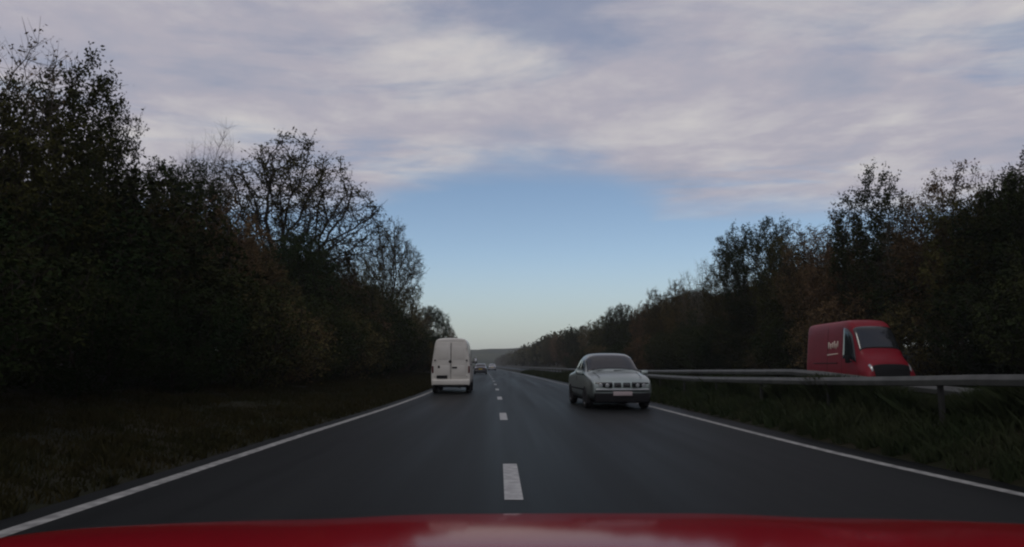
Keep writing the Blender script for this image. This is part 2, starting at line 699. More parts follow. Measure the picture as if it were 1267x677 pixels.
def arch(root, x, y, r, side, mat):
    """dark wheel opening: a shallow half disc on the flank"""
    V, F = [], []
    seg = 22
    for dx in (0.0, -0.10 * side):
        for k in range(seg + 1):
            t = math.pi * k / seg
            V.append((x + dx, y + r * math.cos(t), 0.16 + r * 1.0 * math.sin(t) + (r * 0.0)))
    n = seg + 1
    F.append(tuple(range(n)) if side < 0 else tuple(reversed(range(n))))
    for k in range(seg):
        F.append((k, k + 1, n + k + 1, n + k))
    return mesh_obj('wheel_arch', V, F, mat, root)


# ---- saloon car
def saloon(name, paint, L_=4.7, H=1.5, W=1.77, detail=True, plate='plate_white'):
    root = empty(name)
    w = W / 2
    hs = H / 1.5

    def sec(y, ww, zb, zbelt, wr, zr, k=1.0, zc=0.55):
        pts = [(0, zb), (ww * .75, zb), (ww * .985, zb + .07), (ww * 1.015, .50), (ww * .99, zbelt - .03), (ww * .93, zbelt + .035),
               (wr, zr - .045), (wr * .62, zr + .012), (0, zr + .018)]
        if k != 1.0:
            pts = [(x * k, zc + (z - zc) * k) for x, z in pts]
        return (y * L_ / 4.7, [(x, z * hs) for x, z in pts])
    st = [sec(0.0, w * .86, .26, .84, .56, .93, .05), sec(0.0, w * .88, .26, .84, .58, .93, .8), sec(0.0, w * .90, .26, .84, .60, .95), sec(0.04, w * .93, .24, .86, .62, .97),
          sec(0.35, w * .98, .22, .88, .66, 1.01), sec(0.85, w, .2, .90, .68, 1.03), sec(1.05, w, .2, .91, .68, 1.06),
          sec(1.65, w, .2, .92, .66, 1.44), sec(2.05, w, .2, .92, .70, 1.495), sec(2.6, w, .2, .92, .71, 1.51), sec(2.95, w, .2, .915, .70, 1.475),
          sec(3.50, w, .2, .90, .73, 1.045), sec(3.62, w, .2, .89, .74, .985), sec(4.05, w * .99, .2, .86, .72, .945), sec(4.40, w * .97, .22, .80, .70, .875),
          sec(4.60, w * .94, .24, .74, .67, .79), sec(4.69, w * .88, .26, .68, .60, .71), sec(4.70, w * .80, .27, .64, .48, .66, .8), sec(4.70, w * .78, .3, .62, .46, .64, .05)]
    sh = Shell(st)
    sh.body('body', paint, root)
    m = sh.m
    g = MAT['glass']
    # windscreen and rear window (stations 10-11 and 6-7), side windows on v 5..6
    sh.patch('windscreen', g, root, 0, 0, 0, 0, corners=[(9.75, 5.98), (11.25, 5.62), (11.25, m - 5.62), (9.75, m - 5.98)], nv=20)
    sh.patch('rear_window', g, root, 0, 0, 0, 0, corners=[(6.15, 5.95), (6.95, 6.1), (6.95, m - 6.1), (6.15, m - 5.95)], nv=20)
    for s in (0, 1):
        f = (lambda v: v) if s == 0 else (lambda v: m - v)
        sh.patch('side_window', g, root, 0, 0, 0, 0, corners=[(8.85, f(5.12)), (10.75, f(5.15)), (9.95, f(5.85)), (8.85, f(5.9))])
        sh.patch('side_window', g, root, 0, 0, 0, 0, corners=[(7.0, f(5.2)), (8.7, f(5.12)), (8.7, f(5.9)), (7.25, f(5.85))])
        sx = 1 if s == 0 else -1
        # door mirrors
        mr = rbox('door_mirror', (.20, .11, .13), (sx * (w + .075), 3.32 * L_ / 4.7, .96 * hs), paint, root, .04)
        rbox('mirror_glass', (.16, .012, .10), (0, -.056, 0), MAT['glass'], mr, .004)
        rbox('mirror_arm', (.10, .05, .04), (-sx * .11, .01, -.05), MAT['black'], mr, .01)
        if detail:
            rbox('door_seam', (.006, .012, .52), (sx * (w * 1.0 - .003), 2.23 * L_ / 4.7, .62), MAT['black'], root, .002)
            rbox('side_strip', (.014, 2.6, .045), (sx * (w * 1.0), 2.3 * L_ / 4.7, .52), MAT['black'], root, .005)
        for yy in (0.95, 3.78):
            yq = yy * L_ / 4.7
            arch(root, sx * (w + .004), yq, .37, sx, MAT['black'])
            wheel(root, sx * (w - .085), yq, .315, sx)
    fy = 4.70 * L_ / 4.7
    # front
    for sx in (-1, 1):
        hl = rbox('headlight', (.48, .12, .15), (sx * .50, fy - .045, .65 * hs), MAT['glass'] if detail else MAT['lamp'], root, .03, (R(-8), 0, -sx * R(11)))
        if detail:
            for q in (-.1, .08):
                lathe('lamp', [(.055, 0), (.055, .01), (.03, .012)], (q * sx - .0, .0615, 0), MAT['lamp'], hl, seg=14).rotation_euler = (0, 0, R(90))
            rbox('indicator', (.10, .08, .11), (sx * .735, fy - .165, .645 * hs), MAT['lamp'], root, .025, (0, 0, -sx * R(38)))
            rbox('fog_light', (.16, .04, .07), (sx * .52, fy - .012, .34), MAT['lamp'], root, .02, (0, 0, -sx * R(8)))
        rbox('grille', (.20, .05, .135), (sx * .125, fy - .012, .645 * hs), MAT['black'], root, .035)
        if detail:
            for q in range(5):
                rbox('slat', (.007, .02, .10), (sx * .125 + (q - 2) * .033, fy + .012, .645 * hs), MAT['chrome'], root, .002)
    rbox('front_bumper', (1.50, .16, .10), (0, fy - .035, .515 * hs), paint, root, .05, taper=(.96, .9))
    rbox('bumper_strip', (1.46, .03, .035), (0, fy + .045, .53 * hs), MAT['chrome'], root, .01)
    rbox('number_plate', (.52, .015, .11), (0, fy + .055, .44), MAT[plate], root, .004)
    rbox('lower_grille_and_shade', (1.46, .16, .25), (0, fy - .055, .325), MAT['black'], root, .03, taper=(1.06, 1))  # lower intake, enlarged as a black panel for the shade below the bumper
    # rear
    for sx in (-1, 1):
        rbox('tail_light', (.36, .06, .14), (sx * .56, .02, .78 * hs), MAT['red_lamp'], root, .02, (0, 0, sx * R(8)))
    rbox('rear_bumper', (1.56, .14, .20), (0, .03, .45), paint, root, .05)
    rbox('number_plate', (.52, .015, .11), (0, -.012, .72 * hs), MAT['plate_yellow'], root, .004)
    rbox('underside', (1.45, 4.1 * L_ / 4.7, .10), (0, 2.35 * L_ / 4.7, .22), MAT['black'], root, .02)
    if detail:
        for sx, a in ((-.25, 12), (.38, 12)):
            rbox('wiper', (.52, .02, .015), (sx, 3.56 * L_ / 4.7, 1.035 * hs), MAT['black'], root, .005, (0, R(2), R(a)))
        rbox('bonnet_seam', (.012, .9, .006), (.60, 4.0, .915 * hs), MAT['black'], root, .002, (R(-9), 0, R(3)))
        rbox('bonnet_seam', (.012, .9, .006), (-.60, 4.0, .915 * hs), MAT['black'], root, .002, (R(-9), 0, -R(3)))
    return root


# ---- panel van
def panel_van(name, paint, L_=5.1, W=1.72, H=2.36, kind='rear'):
    root = empty(name)
    w = W / 2

    def sec(y, zt, wt, zbelt=1.18, ww=None, zb=.32, k=1.0, zc=1.1, edge=.10):
        a = ww or w
        pts = [(0, zb), (a * .8, zb), (a * 1.0, zb + .05), (a * 1.02, zb + .4), (a * 1.0, zbelt), (wt + (a - wt) * .35, zbelt + (zt - zbelt) * .55),
               (wt, zt - edge), (wt * .82, zt + .012), (0, zt + .03)]
        if k != 1:
            pts = [(x * k, zc + (z - zc) * k) for x, z in pts]
        return (y * L_ / 5.1, pts)
    t = w * .84
    c = (H / 2.36) ** .7
    st = [sec(0.02, H - .05, t * .97, k=.04), sec(0.0, H - .05, t * .97, k=.9), sec(0.0, H - .05, t * .98, k=.975), sec(0.02, H - .03, t * .99), sec(0.12, H - .01, t),
          sec(1.0, H, t), sec(2.4, H, t), sec(3.2, H + .01, t), sec(3.80, H - .03, t * .96),
          sec(4.36, 1.50 * c, w * .82, 1.16, edge=.08), sec(4.48, 1.34 * c, w * .81, 1.10, edge=.07), sec(4.84, 1.20 * c, w * .76, 1.0, w * .98, edge=.07),
          sec(5.04, 1.02 * c, w * .72, .86, w * .93, edge=.07), sec(5.10, .80, w * .68, .70, w * .88, edge=.05), sec(5.11, .72, w * .66, .62, w * .86, k=.85, zc=.55, edge=.05), sec(5.11, .7, w * .6, .6, w * .8, k=.05, zc=.55, edge=.05)]
    sh = Shell(st)
    sh.body('body', paint, root)
    m = sh.m
    g = MAT['glass']
    sh.patch('windscreen', g, root, 0, 0, 0, 0, corners=[(8.1, 6.2), (9.15, 6.0), (9.15, m - 6.0), (8.1, m - 6.2)], nv=20, nu=10)
    for s in (0, 1):
        f = (lambda v: v) if s == 0 else (lambda v: m - v)
        sx = 1 if s == 0 else -1
        sh.patch('cab_window', g, root, 0, 0, 0, 0, corners=[(7.15, f(4.25)), (9.0, f(4.35)), (8.2, f(5.75)), (7.15, f(5.8))])
        for uu in (5.7, 7.02):
            sh.patch('door_seam', MAT['black'], root, uu, uu + .02, f(2.3), f(5.9), off=.003, nu=1, nv=14)
        sh.patch('side_rail', MAT['black'], root, 4.6, 6.6, f(4.0), f(4.05), off=.006, nu=10, nv=1)
        mr = rbox('door_mirror', (.17, .10, .28), (sx * (w + .13), 3.98 * L_ / 5.1, 1.42), MAT['black'], root, .04)
        rbox('mirror_glass', (.13, .012, .23), (0, -.052, 0), MAT['chrome'], mr, .004)
        rbox('mirror_arm', (.14, .05, .05), (-sx * .12, 0, -.08), MAT['black'], mr, .01)
        for yy in (1.0, 4.22):
            yq = yy * L_ / 5.1
            arch(root, sx * (w * 1.012 + .004), yq, .42, sx, MAT['black'])
            wheel(root, sx * (w - .10), yq, .345, sx, .22)
        # tail lamps, upright on the rear corners
        tl = rbox('tail_light', (.075, .05, .30), (sx * (w - .055), .0, 1.02), MAT['red_lamp'], root, .02)
        # headlamps
        if kind == 'rear': rbox('headlight', (.30, .12, .22), (sx * (w * .70), 5.02 * L_ / 5.1, .86), MAT['lamp'], root, .05, (R(-24), 0, -sx * R(18)))
        if kind == 'rear': rbox('indicator', (.08, .10, .16), (sx * (w * .93), 4.90 * L_ / 5.1, .80), MAT['amber'], root, .03, (R(-20), 0, -sx * R(38)))
    fy = L_ * 5.11 / 5.1
    if kind == 'front':
        sh.patch('lower_nose_panel', MAT['black'], root, 0, 0, 0, 0, corners=[(11.75, 6.15), (13.4, 6.0), (13.4, m - 6.0), (11.75, m - 6.15)], nv=16)  # black panel covering the lower half of the nose
        for f in (lambda v: v, lambda v: m - v):
            sh.patch('headlamp', MAT['lamp'], root, 0, 0, 0, 0, corners=[(11.2, f(5.25)), (12.3, f(5.35)), (12.2, f(6.05)), (11.3, f(5.95))], off=.01)
    rbox('grille', (.72, .06, .16), (0, fy - .05, .80), MAT['black'], root, .03, (R(-18), 0, 0))
    rbox('front_bumper', (W * .95, .20, .30), (0, fy - .06, .47), MAT['black'], root, .06)
    rbox('number_plate', (.52, .015, .11), (0, fy + .045, .47), MAT['plate_white'], root, .004)
    # rear doors
    zc_, hd = 1.36, 1.62
    for sx in (-1, 1):
        d = rbox('rear_door', (w * .80, .03, hd), (sx * (w * .405), -.006, zc_), paint, root, .03, taper=(.93, 1))
        rbox('pressed_panel', (w * .62, .012, .55), (0, -.016, .36), paint, d, .012, taper=(.94, 1))
        rbox('pressed_panel', (w * .62, .012, .42), (0, -.016, -.38), paint, d, .012)
        for hz in (-.6, .05, .58):
            rbox('hinge', (.07, .03, .06), (sx * (w * .41), -.012, hz), paint if hz != .05 else MAT['black'], d, .008)
    rbox('door_gap', (.012, .02, hd - .04), (0, -.014, zc_), MAT['black'], root, .003)
    lathe('emblem', [(.065, 0), (.065, .012), (.02, .014)], (-.03, -.022, 1.36), MAT['black'], root, seg=18).rotation_euler = (0, 0, R(-90))
    rbox('door_handle', (.22, .04, .07), (.16, -.026, 1.10), MAT['black'], root, .012)
    rbox('lock_plate', (.09, .02, .11), (-w * .62, -.026, 1.13), MAT['black'], root, .01)
    rbox('number_plate', (.46, .02, .13), (-w * .45, -.046, .70), MAT['black'], root, .006)
    rbox('rear_bumper', (W * .98, .20, .26), (0, -.02, .47), paint if kind == 'rear' else MAT['black'], root, .05)
    rbox('bumper_step', (W * .90, .12, .05), (0, -.06, .36), MAT['black'], root, .015)
    rbox('underside', (W * .82, 4.5 * L_ / 5.1, .14), (0, 2.5 * L_ / 5.1, .33), MAT['black'], root, .03)
    lathe('exhaust', [(.03, 0), (.03, .22), (.022, .22), (.022, .05)], (w * .45, .22, .24), MAT['steel'], root, seg=12).rotation_euler = (0, 0, R(-90))
    return root, sh


# white van ahead, in the left lane
wv, _ = panel_van('panel_van', MAT['white_paint'], 5.1, 1.66, 2.36)
wv.location = (-2.22, 30.2, 0.0)
wv.rotation_euler = (0, 0, R(0.9))
tag(wv, 'white panel van seen from behind, driving beside the verge edge line', 'van')

# red van on the other carriageway, facing the camera
rv, rsh = panel_van('panel_van', MAT['red_van'], 4.9, 1.86, 2.90, kind='front')
rv.location = (13.8, 29.6, 0.0)
rv.rotation_euler = (0, 0, R(180))
tag(rv, 'red delivery van with pale side lettering, behind the steel crash barrier', 'van')


def side_mark(sh, parent):
    """pale worn lettering and swoosh on the flank facing our road"""
    m = sh.m
    f = (lambda v: v)
    # local +x is world -x after the half turn: that flank faces the camera
    x = 6.55
    for i, (du, va, vb) in enumerate([(0.00, 4.72, 5.02), (.13, 4.70, 4.95), (.26, 4.74, 5.0), (.39, 4.72, 5.06), (.52, 4.70, 4.94), (.65, 4.78, 5.05)]):
        u = 5.75 + du * 1.15
        sh.patch('lettering', MAT['cream'], parent, u, u + .085, f(va), f(vb), off=.004, nu=2, nv=3)
    sh.patch('stripe', MAT['cream'], parent, 0, 0, 0, 0, corners=[(5.7, 4.40), (6.6, 4.46), (6.6, 4.50), (5.7, 4.46)], off=.004, nv=2)


side_mark(rsh, rv)

# silver saloon facing us in our right-hand lane
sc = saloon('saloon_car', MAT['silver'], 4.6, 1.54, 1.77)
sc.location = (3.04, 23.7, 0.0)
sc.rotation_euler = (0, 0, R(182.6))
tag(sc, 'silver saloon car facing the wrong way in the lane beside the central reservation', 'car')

# small cars far down the road
dc = saloon('hatchback_car', MAT['dark_paint'], 4.1, 1.42, 1.72, detail=False)
dc.location = (shift(94) - 1.05, 94, 0)
dc.rotation_euler = (0, 0, R(1.6))
tag(dc, 'dark distant car ahead of the white van', 'car')
gc = saloon('distant_car', MAT['grey_paint'], 4.4, 1.5, 1.75, detail=False)
gc.location = (shift(165) + 1.7, 165, 0)
gc.rotation_euler = (0, 0, R(1.8))
tag(gc, 'pale grey tiny car farthest down the road, beyond the dark one', 'car')


# ---------------------------------------------------------------- the camera car: its red front end
def camera_car():
    root = empty('red_car', (0.12, 0, 0))
    V, F = [], []
    NX, NY = 48, 30
    W2 = 0.86
    for i in range(NY + 1):
        t = i / NY
        y = 0.62 + 1.18 * t
        for j in range(NX + 1):
            s = -1 + 2 * j / NX
            edge = W2 * (1 - 0.16 * t ** 3)
            x = s * edge
            z = 0.987 - 0.185 * ((y - 0.68) / 1.1) ** 2 - 0.012 * abs(s) ** 4 - 0.004 * t * abs(s)
            # raised centre panel with two soft creases
            z += 0.007 * (1 - smooth(0.35, 0.65, abs(s) + 0.12 * t))
            if t > 0.93: z -= (t - 0.93) ** 2 * 14
            V.append((x, y, z))
    n = NX + 1
    for i in range(NY):
        for j in range(NX):
            a = i * n + j
            F.append((a, a + 1, a + n + 1, a + n))
    bon = mesh_obj('bonnet', V, F, MAT['red_car'], root, smooth=True)
    so = bon.modifiers.new('solid', 'SOLIDIFY')
    so.thickness = 0.02
    so.offset = -1
    for sx in (-1, 1):
        # front wings beside the bonnet
        V, F = [], []
        prof = [(0.0, 0.0), (.05, -.012), (.085, -.05), (.088, -.16), (.085, -.30), (.06, -.46), (.03, -.52)]
        for i in range(NY + 1):
            t = i / NY
            y = 0.62 + 1.18 * t
            e = W2 * (1 - 0.16 * t ** 3) + 0.006
            z = 0.987 - 0.185 * ((y - 0.68) / 1.1) ** 2 - 0.012 - 0.004 * t - .002
            if t > 0.93: z -= (t - 0.93) ** 2 * 14
            for dx, dz in prof:
                V.append((sx * (e + dx), y, z + dz * (1 - .1 * t)))
        k = len(prof)
        for i in range(NY):
            for j in range(k - 1):
                a = i * k + j
                q = (a, a + 1, a + k + 1, a + k)
                F.append(q if sx > 0 else tuple(reversed(q)))
        wg = mesh_obj('front_wing', V, F, MAT['red_car'], root, smooth=True)
        so = wg.modifiers.new('solid', 'SOLIDIFY')
        so.thickness = 0.015
        rbox('headlight', (.34, .16, .15), (sx * .52, 1.74, .69), MAT['lamp'], root, .05, (R(-15), 0, -sx * R(15)))
        wheel(root, sx * .76, 1.25, .30, sx)
    rbox('washer_jet', (.028, .022, .016), (.012, .755, .997), MAT['black'], root, .006)
    rbox('front_bumper', (1.60, .26, .40), (0, 1.80, .46), MAT['red_car'], root, .09)
    rbox('grille', (.62, .06, .12), (0, 1.80, .71), MAT['black'], root, .03)
    rbox('scuttle_panel', (1.46, .14, .05), (0, .56, .945), MAT['black'], root, .015)
    tag(root, 'glossy red bonnet and front end of the car carrying the camera', 'car')


camera_car()


# ---------------------------------------------------------------- trees
def envelope_points(lobes, n, r):
    """points spread through a union of ellipsoids (cx,cy,cz, rx,ry,rz), denser towards the skin"""
    vols = np.array([l[3] * l[4] * l[5] for l in lobes])
    pick = r.choice(len(lobes), n, p=vols / vols.sum())
    d = r.normal(size=(n, 3))
    d /= np.linalg.norm(d, axis=1)[:, None]
    rad = r.random(n) ** 0.42
    L_ = np.array(lobes)[pick]
    P = L_[:, :3] + d * rad[:, None] * L_[:, 3:]
    return P[P[:, 2] > 0.25]


def colonize(att, trunk_top, seed, step=0.32, infl=4.5, kill=0.65, iters=120, lean=0.0, up=0.08, stems=1):
    r = np.random.default_rng(seed)
    nodes, parent = [], []
    for s in range(stems):
        a = 2 * math.pi * s / stems + r.random()
        bx, by = (0, 0) if stems == 1 else (0.25 * math.cos(a), 0.25 * math.sin(a))
        nodes.append((bx, by, -0.25)); parent.append(-1)
        h = -0.25
        x, y = bx, by
        k = 0
        tt = trunk_top * (1 if stems == 1 else r.uniform(.6, 1.1))
        while h < tt:
            h += step
            x += r.normal(0, .03) + lean * step + (0 if stems == 1 else .14 * math.cos(a))
            y += r.normal(0, .03) + (0 if stems == 1 else .14 * math.sin(a))
            nodes.append((x, y, h)); parent.append(len(nodes) - 2)
    nodes = [np.array(p) for p in nodes]
    A = np.asarray(att)
    alive = np.ones(len(A), bool)
    D = np.full(len(A), 1e9)
    I = np.zeros(len(A), int)

    def update(start):
        N_ = np.array(nodes[start:])
        if len(N_) == 0: return
        for c in range(0, len(N_), 400):
            B = N_[c:c + 400]
            d = np.linalg.norm(A[:, None, :] - B[None], axis=2)
            j = d.argmin(1)
            dm = d[np.arange(len(A)), j]
            better = dm < D
            D[better] = dm[better]
            I[better] = j[better] + start + c
    update(0)
    for it in range(iters):
        use = alive & (D < infl)
        if use.sum() < 3: 
            if not alive.any(): break
            use = alive & (D < infl * 3)
            if use.sum() < 3: break
        idx = I[use]
        N_ = np.array(nodes)
        dirs = A[use] - N_[idx]
        dirs /= np.linalg.norm(dirs, axis=1)[:, None] + 1e-9
        S = np.zeros((len(nodes), 3))
        np.add.at(S, idx, dirs)
        grow = np.unique(idx)
        start = len(nodes)
        for g in grow:
            v = S[g]
            l = np.linalg.norm(v)
            if l < 1e-6: continue
            v = v / l + np.array((0, 0, up)) + r.normal(0, .16, 3)
            v /= np.linalg.norm(v)
            nodes.append(nodes[g] + v * step)
            parent.append(int(g))
        update(start)
        alive &= D > kill
        if len(nodes) > 2600: break
    return np.array(nodes), np.array(parent)


def build_tree_mesh(name, lobes, n_att, trunk_top, seed, leafmat, barkmat, leaf_n, leaf_size, twig_n=2, twig_len=(.3, .8),
                    tip_r=0.010, stems=1, lean=0.0, kill=0.65, step=0.32, up=0.08, leaf_bias=1.0, infl=4.5):
    r = np.random.default_rng(seed)
    nodes, par = colonize(envelope_points(lobes, n_att, r), trunk_top, seed, step=step, kill=kill, stems=stems, lean=lean, up=up, infl=infl)
    n = len(nodes)
    e = 2.25
    acc = np.zeros(n)
    for i in range(n - 1, -1, -1):
        if acc[i] == 0: acc[i] = tip_r ** e
        if par[i] >= 0: acc[par[i]] += acc[i]
    rad = acc ** (1 / e)
    kids = np.zeros(n, int)
    for i in range(n):
        if par[i] >= 0: kids[par[i]] += 1
    # frusta, 4 sides
    idx = np.where(par >= 0)[0]
    A = nodes[par[idx]]
    B = nodes[idx]
    d = B - A
    ln = np.linalg.norm(d, axis=1)[:, None] + 1e-9
    d = d / ln
    ref = np.where(np.abs(d[:, 2:3]) > 0.9, np.array([[1.0, 0, 0]]), np.array([[0, 0, 1.0]]))
    s1 = np.cross(d, ref); s1 /= np.linalg.norm(s1, axis=1)[:, None]
    s2 = np.cross(d, s1)
    ra = np.minimum(rad[par[idx]], rad[idx] * 1.25)[:, None]
    rb = rad[idx][:, None]
    V = []
    for base, rr in ((A - d * ra * .3, ra), (B + d * rb * .3, rb)):
        for k in range(5):
            t = 2 * math.pi * k / 5
            V.append(base + (s1 * math.cos(t) + s2 * math.sin(t)) * rr)
    V = np.stack(V, 1)                               # (m,10,3)
    m = len(idx)
    off = (np.arange(m) * 10)[:, None, None]
    q = np.array([[k, (k + 1) % 5, 5 + (k + 1) % 5, 5 + k] for k in range(5)])[None]
    F = (off + q).reshape(-1, 4)
    V = V.reshape(-1, 3)
    # twigs on thin wood
    thin = np.where((rad < tip_r * 3.2) & (par >= 0))[0]
    thin = np.repeat(thin, twig_n)
    td = (nodes[thin] - nodes[par[thin]])
    td /= np.linalg.norm(td, axis=1)[:, None] + 1e-9
    td = td * .55 + r.normal(0, .55, (len(thin), 3)) + np.array((0, 0, .12))
    td /= np.linalg.norm(td, axis=1)[:, None]
    tl = r.uniform(*twig_len, len(thin))[:, None]
    p0 = nodes[thin] - td * 0.02
    p1 = p0 + td * tl
    sd = np.cross(td, r.normal(size=td.shape)); sd /= np.linalg.norm(sd, axis=1)[:, None] + 1e-9
    sd2 = np.cross(td, sd)
    tr = tip_r * .75
    TV = np.stack([p0 + sd * tr, p0 - sd * tr * .5 + sd2 * tr * .87, p0 - sd * tr * .5 - sd2 * tr * .87, p1 + sd * tr * .4, p1 + sd2 * tr * .4, p1 - sd * tr * .4], 1)
    k = len(thin)
    toff = (np.arange(k) * 6)[:, None, None] + len(V)
    tq = np.array([[0, 1, 4, 3], [1, 2, 5, 4], [2, 0, 3, 5]])[None]
    F = np.concatenate([F, (toff + tq).reshape(-1, 4)])
    V = np.concatenate([V, TV.reshape(-1, 3)])
    wood = np_mesh(name + '_trunk', V, F, barkmat, smooth=True)
    leaf = None
    if leaf_n > 0:
        # leafy twigs come in patches: some boughs keep their leaves, others are bare
        ph = r.uniform(0, 6.28, 6)
        c = np.sin(p1[:, 0] * 1.1 + ph[0]) * np.sin(p1[:, 1] * 1.2 + ph[1]) + np.sin(p1[:, 2] * 1.0 + ph[2]) * .7 + r.normal(0, .45, len(p1))
        keep = c > np.quantile(c, 1 - leaf_bias)
        P0, P1 = p0[keep], p1[keep]
        rep = np.repeat(np.arange(len(P0)), leaf_n)
        f = r.random(len(rep))[:, None]
        C = P0[rep] * (1 - f) + P1[rep] * f + r.normal(0, .09, (len(rep), 3))
        a = r.normal(size=(len(rep), 3)); a /= np.linalg.norm(a, axis=1)[:, None]
        b = np.cross(a, r.normal(size=(len(rep), 3))); b /= np.linalg.norm(b, axis=1)[:, None]
        s = (r.uniform(.6, 1.25, len(rep)) * leaf_size)[:, None]
        c_ = np.cross(a, b)
        LV = np.stack([C - a * s, C + b * s * .48 + c_ * s * .12 - a * s * .1, C + a * s, C - b * s * .48 + c_ * s * .12 - a * s * .1], 1).reshape(-1, 3)
        LF = np.arange(len(rep) * 4).reshape(-1, 4)
        leaf = np_mesh(name + '_crown', LV, LF, leafmat)
    return wood, leaf


def lob(*ls): return [tuple(map(float, l)) for l in ls]


G, O, RU = MAT['leaf_green'], MAT['leaf_olive'], MAT['leaf_rust']
BK, PB = MAT['bark'], MAT['pale_bark']
KIND = {}
# every kind is about 10 m tall (height kept for scaling)
KIND['oak'] = build_tree_mesh('oak', lob((0, 0, 6.2, 4.0, 3.8, 2.4), (-2.2, .6, 5.2, 2.2, 2.2, 1.4), (2.4, -.5, 5.3, 2.1, 2.2, 1.5), (.3, 0, 8.3, 2.1, 2.1, 1.6), (-1.4, .3, 7.5, 1.5, 1.5, 1.2)), 1900, 2.4, 3, O, BK, 9, .062, twig_n=3, leaf_bias=.62, tip_r=.017, kill=.5)
KIND['oak_b'] = build_tree_mesh('oak_b', lob((0, 0, 5.8, 3.2, 3.2, 3.0), (1.4, .8, 7.6, 2.0, 2.0, 1.7), (-1.5, -.6, 7.2, 2.0, 2.0, 1.6), (0, 0, 3.5, 2.6, 2.6, 1.4)), 1400, 1.6, 5, G, BK, 16, .07, twig_n=3, leaf_bias=.75, kill=.55)
KIND['ash'] = build_tree_mesh('ash', lob((0, 0, 5.5, 2.2, 2.2, 3.8), (.8, 0, 8.0, 1.3, 1.3, 1.7), (-1.0, .5, 6.6, 1.5, 1.5, 1.5), (1.3, -.4, 4.6, 1.7, 1.7, 1.6), (-1.2, 0, 3.6, 1.7, 1.7, 1.4)), 1300, 2.0, 8, G, BK, 16, .072, twig_n=3, leaf_bias=.8, kill=.55, up=.18)
KIND['bare'] = build_tree_mesh('bare', lob((0, 0, 5.5, 1.2, 1.2, 3.6), (.4, .2, 8.4, .8, .8, 1.5), (-.5, 0, 7.0, 1.1, 1.1, 1.6)), 900, 3.0, 13, None, PB, 0, 0, twig_n=5, twig_len=(.4, 1.1), tip_r=.008, kill=.45, up=.35)
KIND['bare_b'] = build_tree_mesh('bare_b', lob((0, 0, 5.6, 2.0, 2.0, 3.6), (.6, .2, 8.2, 1.2, 1.2, 1.6), (-.9, 0, 7.0, 1.4, 1.4, 1.8)), 900, 2.4, 14, RU, PB, 3, .06, twig_n=4, twig_len=(.35, 1.0), kill=.5, up=.3, leaf_bias=.25)
KIND['rust'] = build_tree_mesh('rust', lob((0, 0, 5.6, 2.7, 2.7, 3.6), (.9, 0, 8.0, 1.5, 1.5, 1.6), (-1.0, .5, 7.0, 1.7, 1.7, 1.7), (0, 0, 2.8, 2.3, 2.3, 1.5)), 1400, 1.4, 21, RU, BK, 15, .066, twig_n=3, leaf_bias=.8, kill=.55)
KIND['olive'] = build_tree_mesh('olive', lob((0, 0, 5.0, 2.9, 2.9, 3.6), (1.1, .3, 7.8, 1.6, 1.6, 1.8), (-1.2, -.4, 7.3, 1.6, 1.6, 1.6), (0, 0, 2.2, 2.6, 2.6, 1.5)), 1500, 1.2, 27, O, BK, 16, .07, twig_n=3, leaf_bias=.9, kill=.55)
KIND['shrub'] = build_tree_mesh('shrub', lob((0, 0, 1.7, 1.9, 1.7, 1.5), (.7, .3, 2.4, 1.2, 1.2, 1.1), (-.9, -.2, 2.1, 1.2, 1.2, 1.2)), 700, .5, 31, G, BK, 32, .046, twig_n=2, twig_len=(.25, .6), leaf_bias=.92, stems=4, kill=.42, step=.24)
KIND['shrub_b'] = build_tree_mesh('shrub_b', lob((0, 0, 1.6, 1.8, 1.6, 1.5), (.3, .3, 2.6, 1.3, 1.2, 1.0), (-.6, -.2, 1.3, 1.6, 1.5, 1.1)), 700, .5, 37, RU, BK, 20, .045, twig_n=3, twig_len=(.3, .8), leaf_bias=.7, stems=5, kill=.42, step=.24)
HEIGHT = {}
for k_, (w_, l_) in KIND.items():
    z = np.empty(len(w_.vertices) * 3, np.float32)
    w_.vertices.foreach_get('co', z)
    HEIGHT[k_] = float(np.quantile(z[2::3], .999))

NAMES = dict(oak='oak_tree', oak_b='broadleaf_tree', ash='tall_tree', bare='bare_tree', bare_b='bare_tree', rust='autumn_tree', olive='broadleaf_tree', shrub='shrub', shrub_b='shrub')


def plant(kind, x, y, z, height, label, group=None, wide=1.0, rz=None):
    wood, leaf = KIND[kind]
    root = empty(NAMES[kind], (x, y, z), random.uniform(0, 6.28) if rz is None else rz)
    s = height / HEIGHT[kind]
    root.scale = (s * wide, s * wide, s)
    small = kind.startswith('shrub')
    link('stems' if small else 'trunk', wood, root)
    if leaf: link('foliage' if small else 'crown', leaf, root)
    tag(root, label, 'shrub' if small else 'tree', group)
    return root


LOOK = dict(shrub='large dark green bush', olive='olive-leaved young tree', rust='russet-leaved young tree', oak_b='dark leafy tree')


def by_pixel(kind, px, ytop, u, label, group=None, wide=1.0, rz=None):
    """tree whose trunk stands at offset u from the road line and shows at photo column px with its top at row ytop"""
    z = FPX * abs(u) / abs(px - VPX)
    for _ in range(12):
        X = u + shift(z)
        z = FPX * X / (px - VPX)
    X = u + shift(z)
    top = CAM_H + (VPY - ytop) / FPX * z
    g = ground(u, z)
    return plant(kind, X, z, g, top - g, label, group, wide, rz)


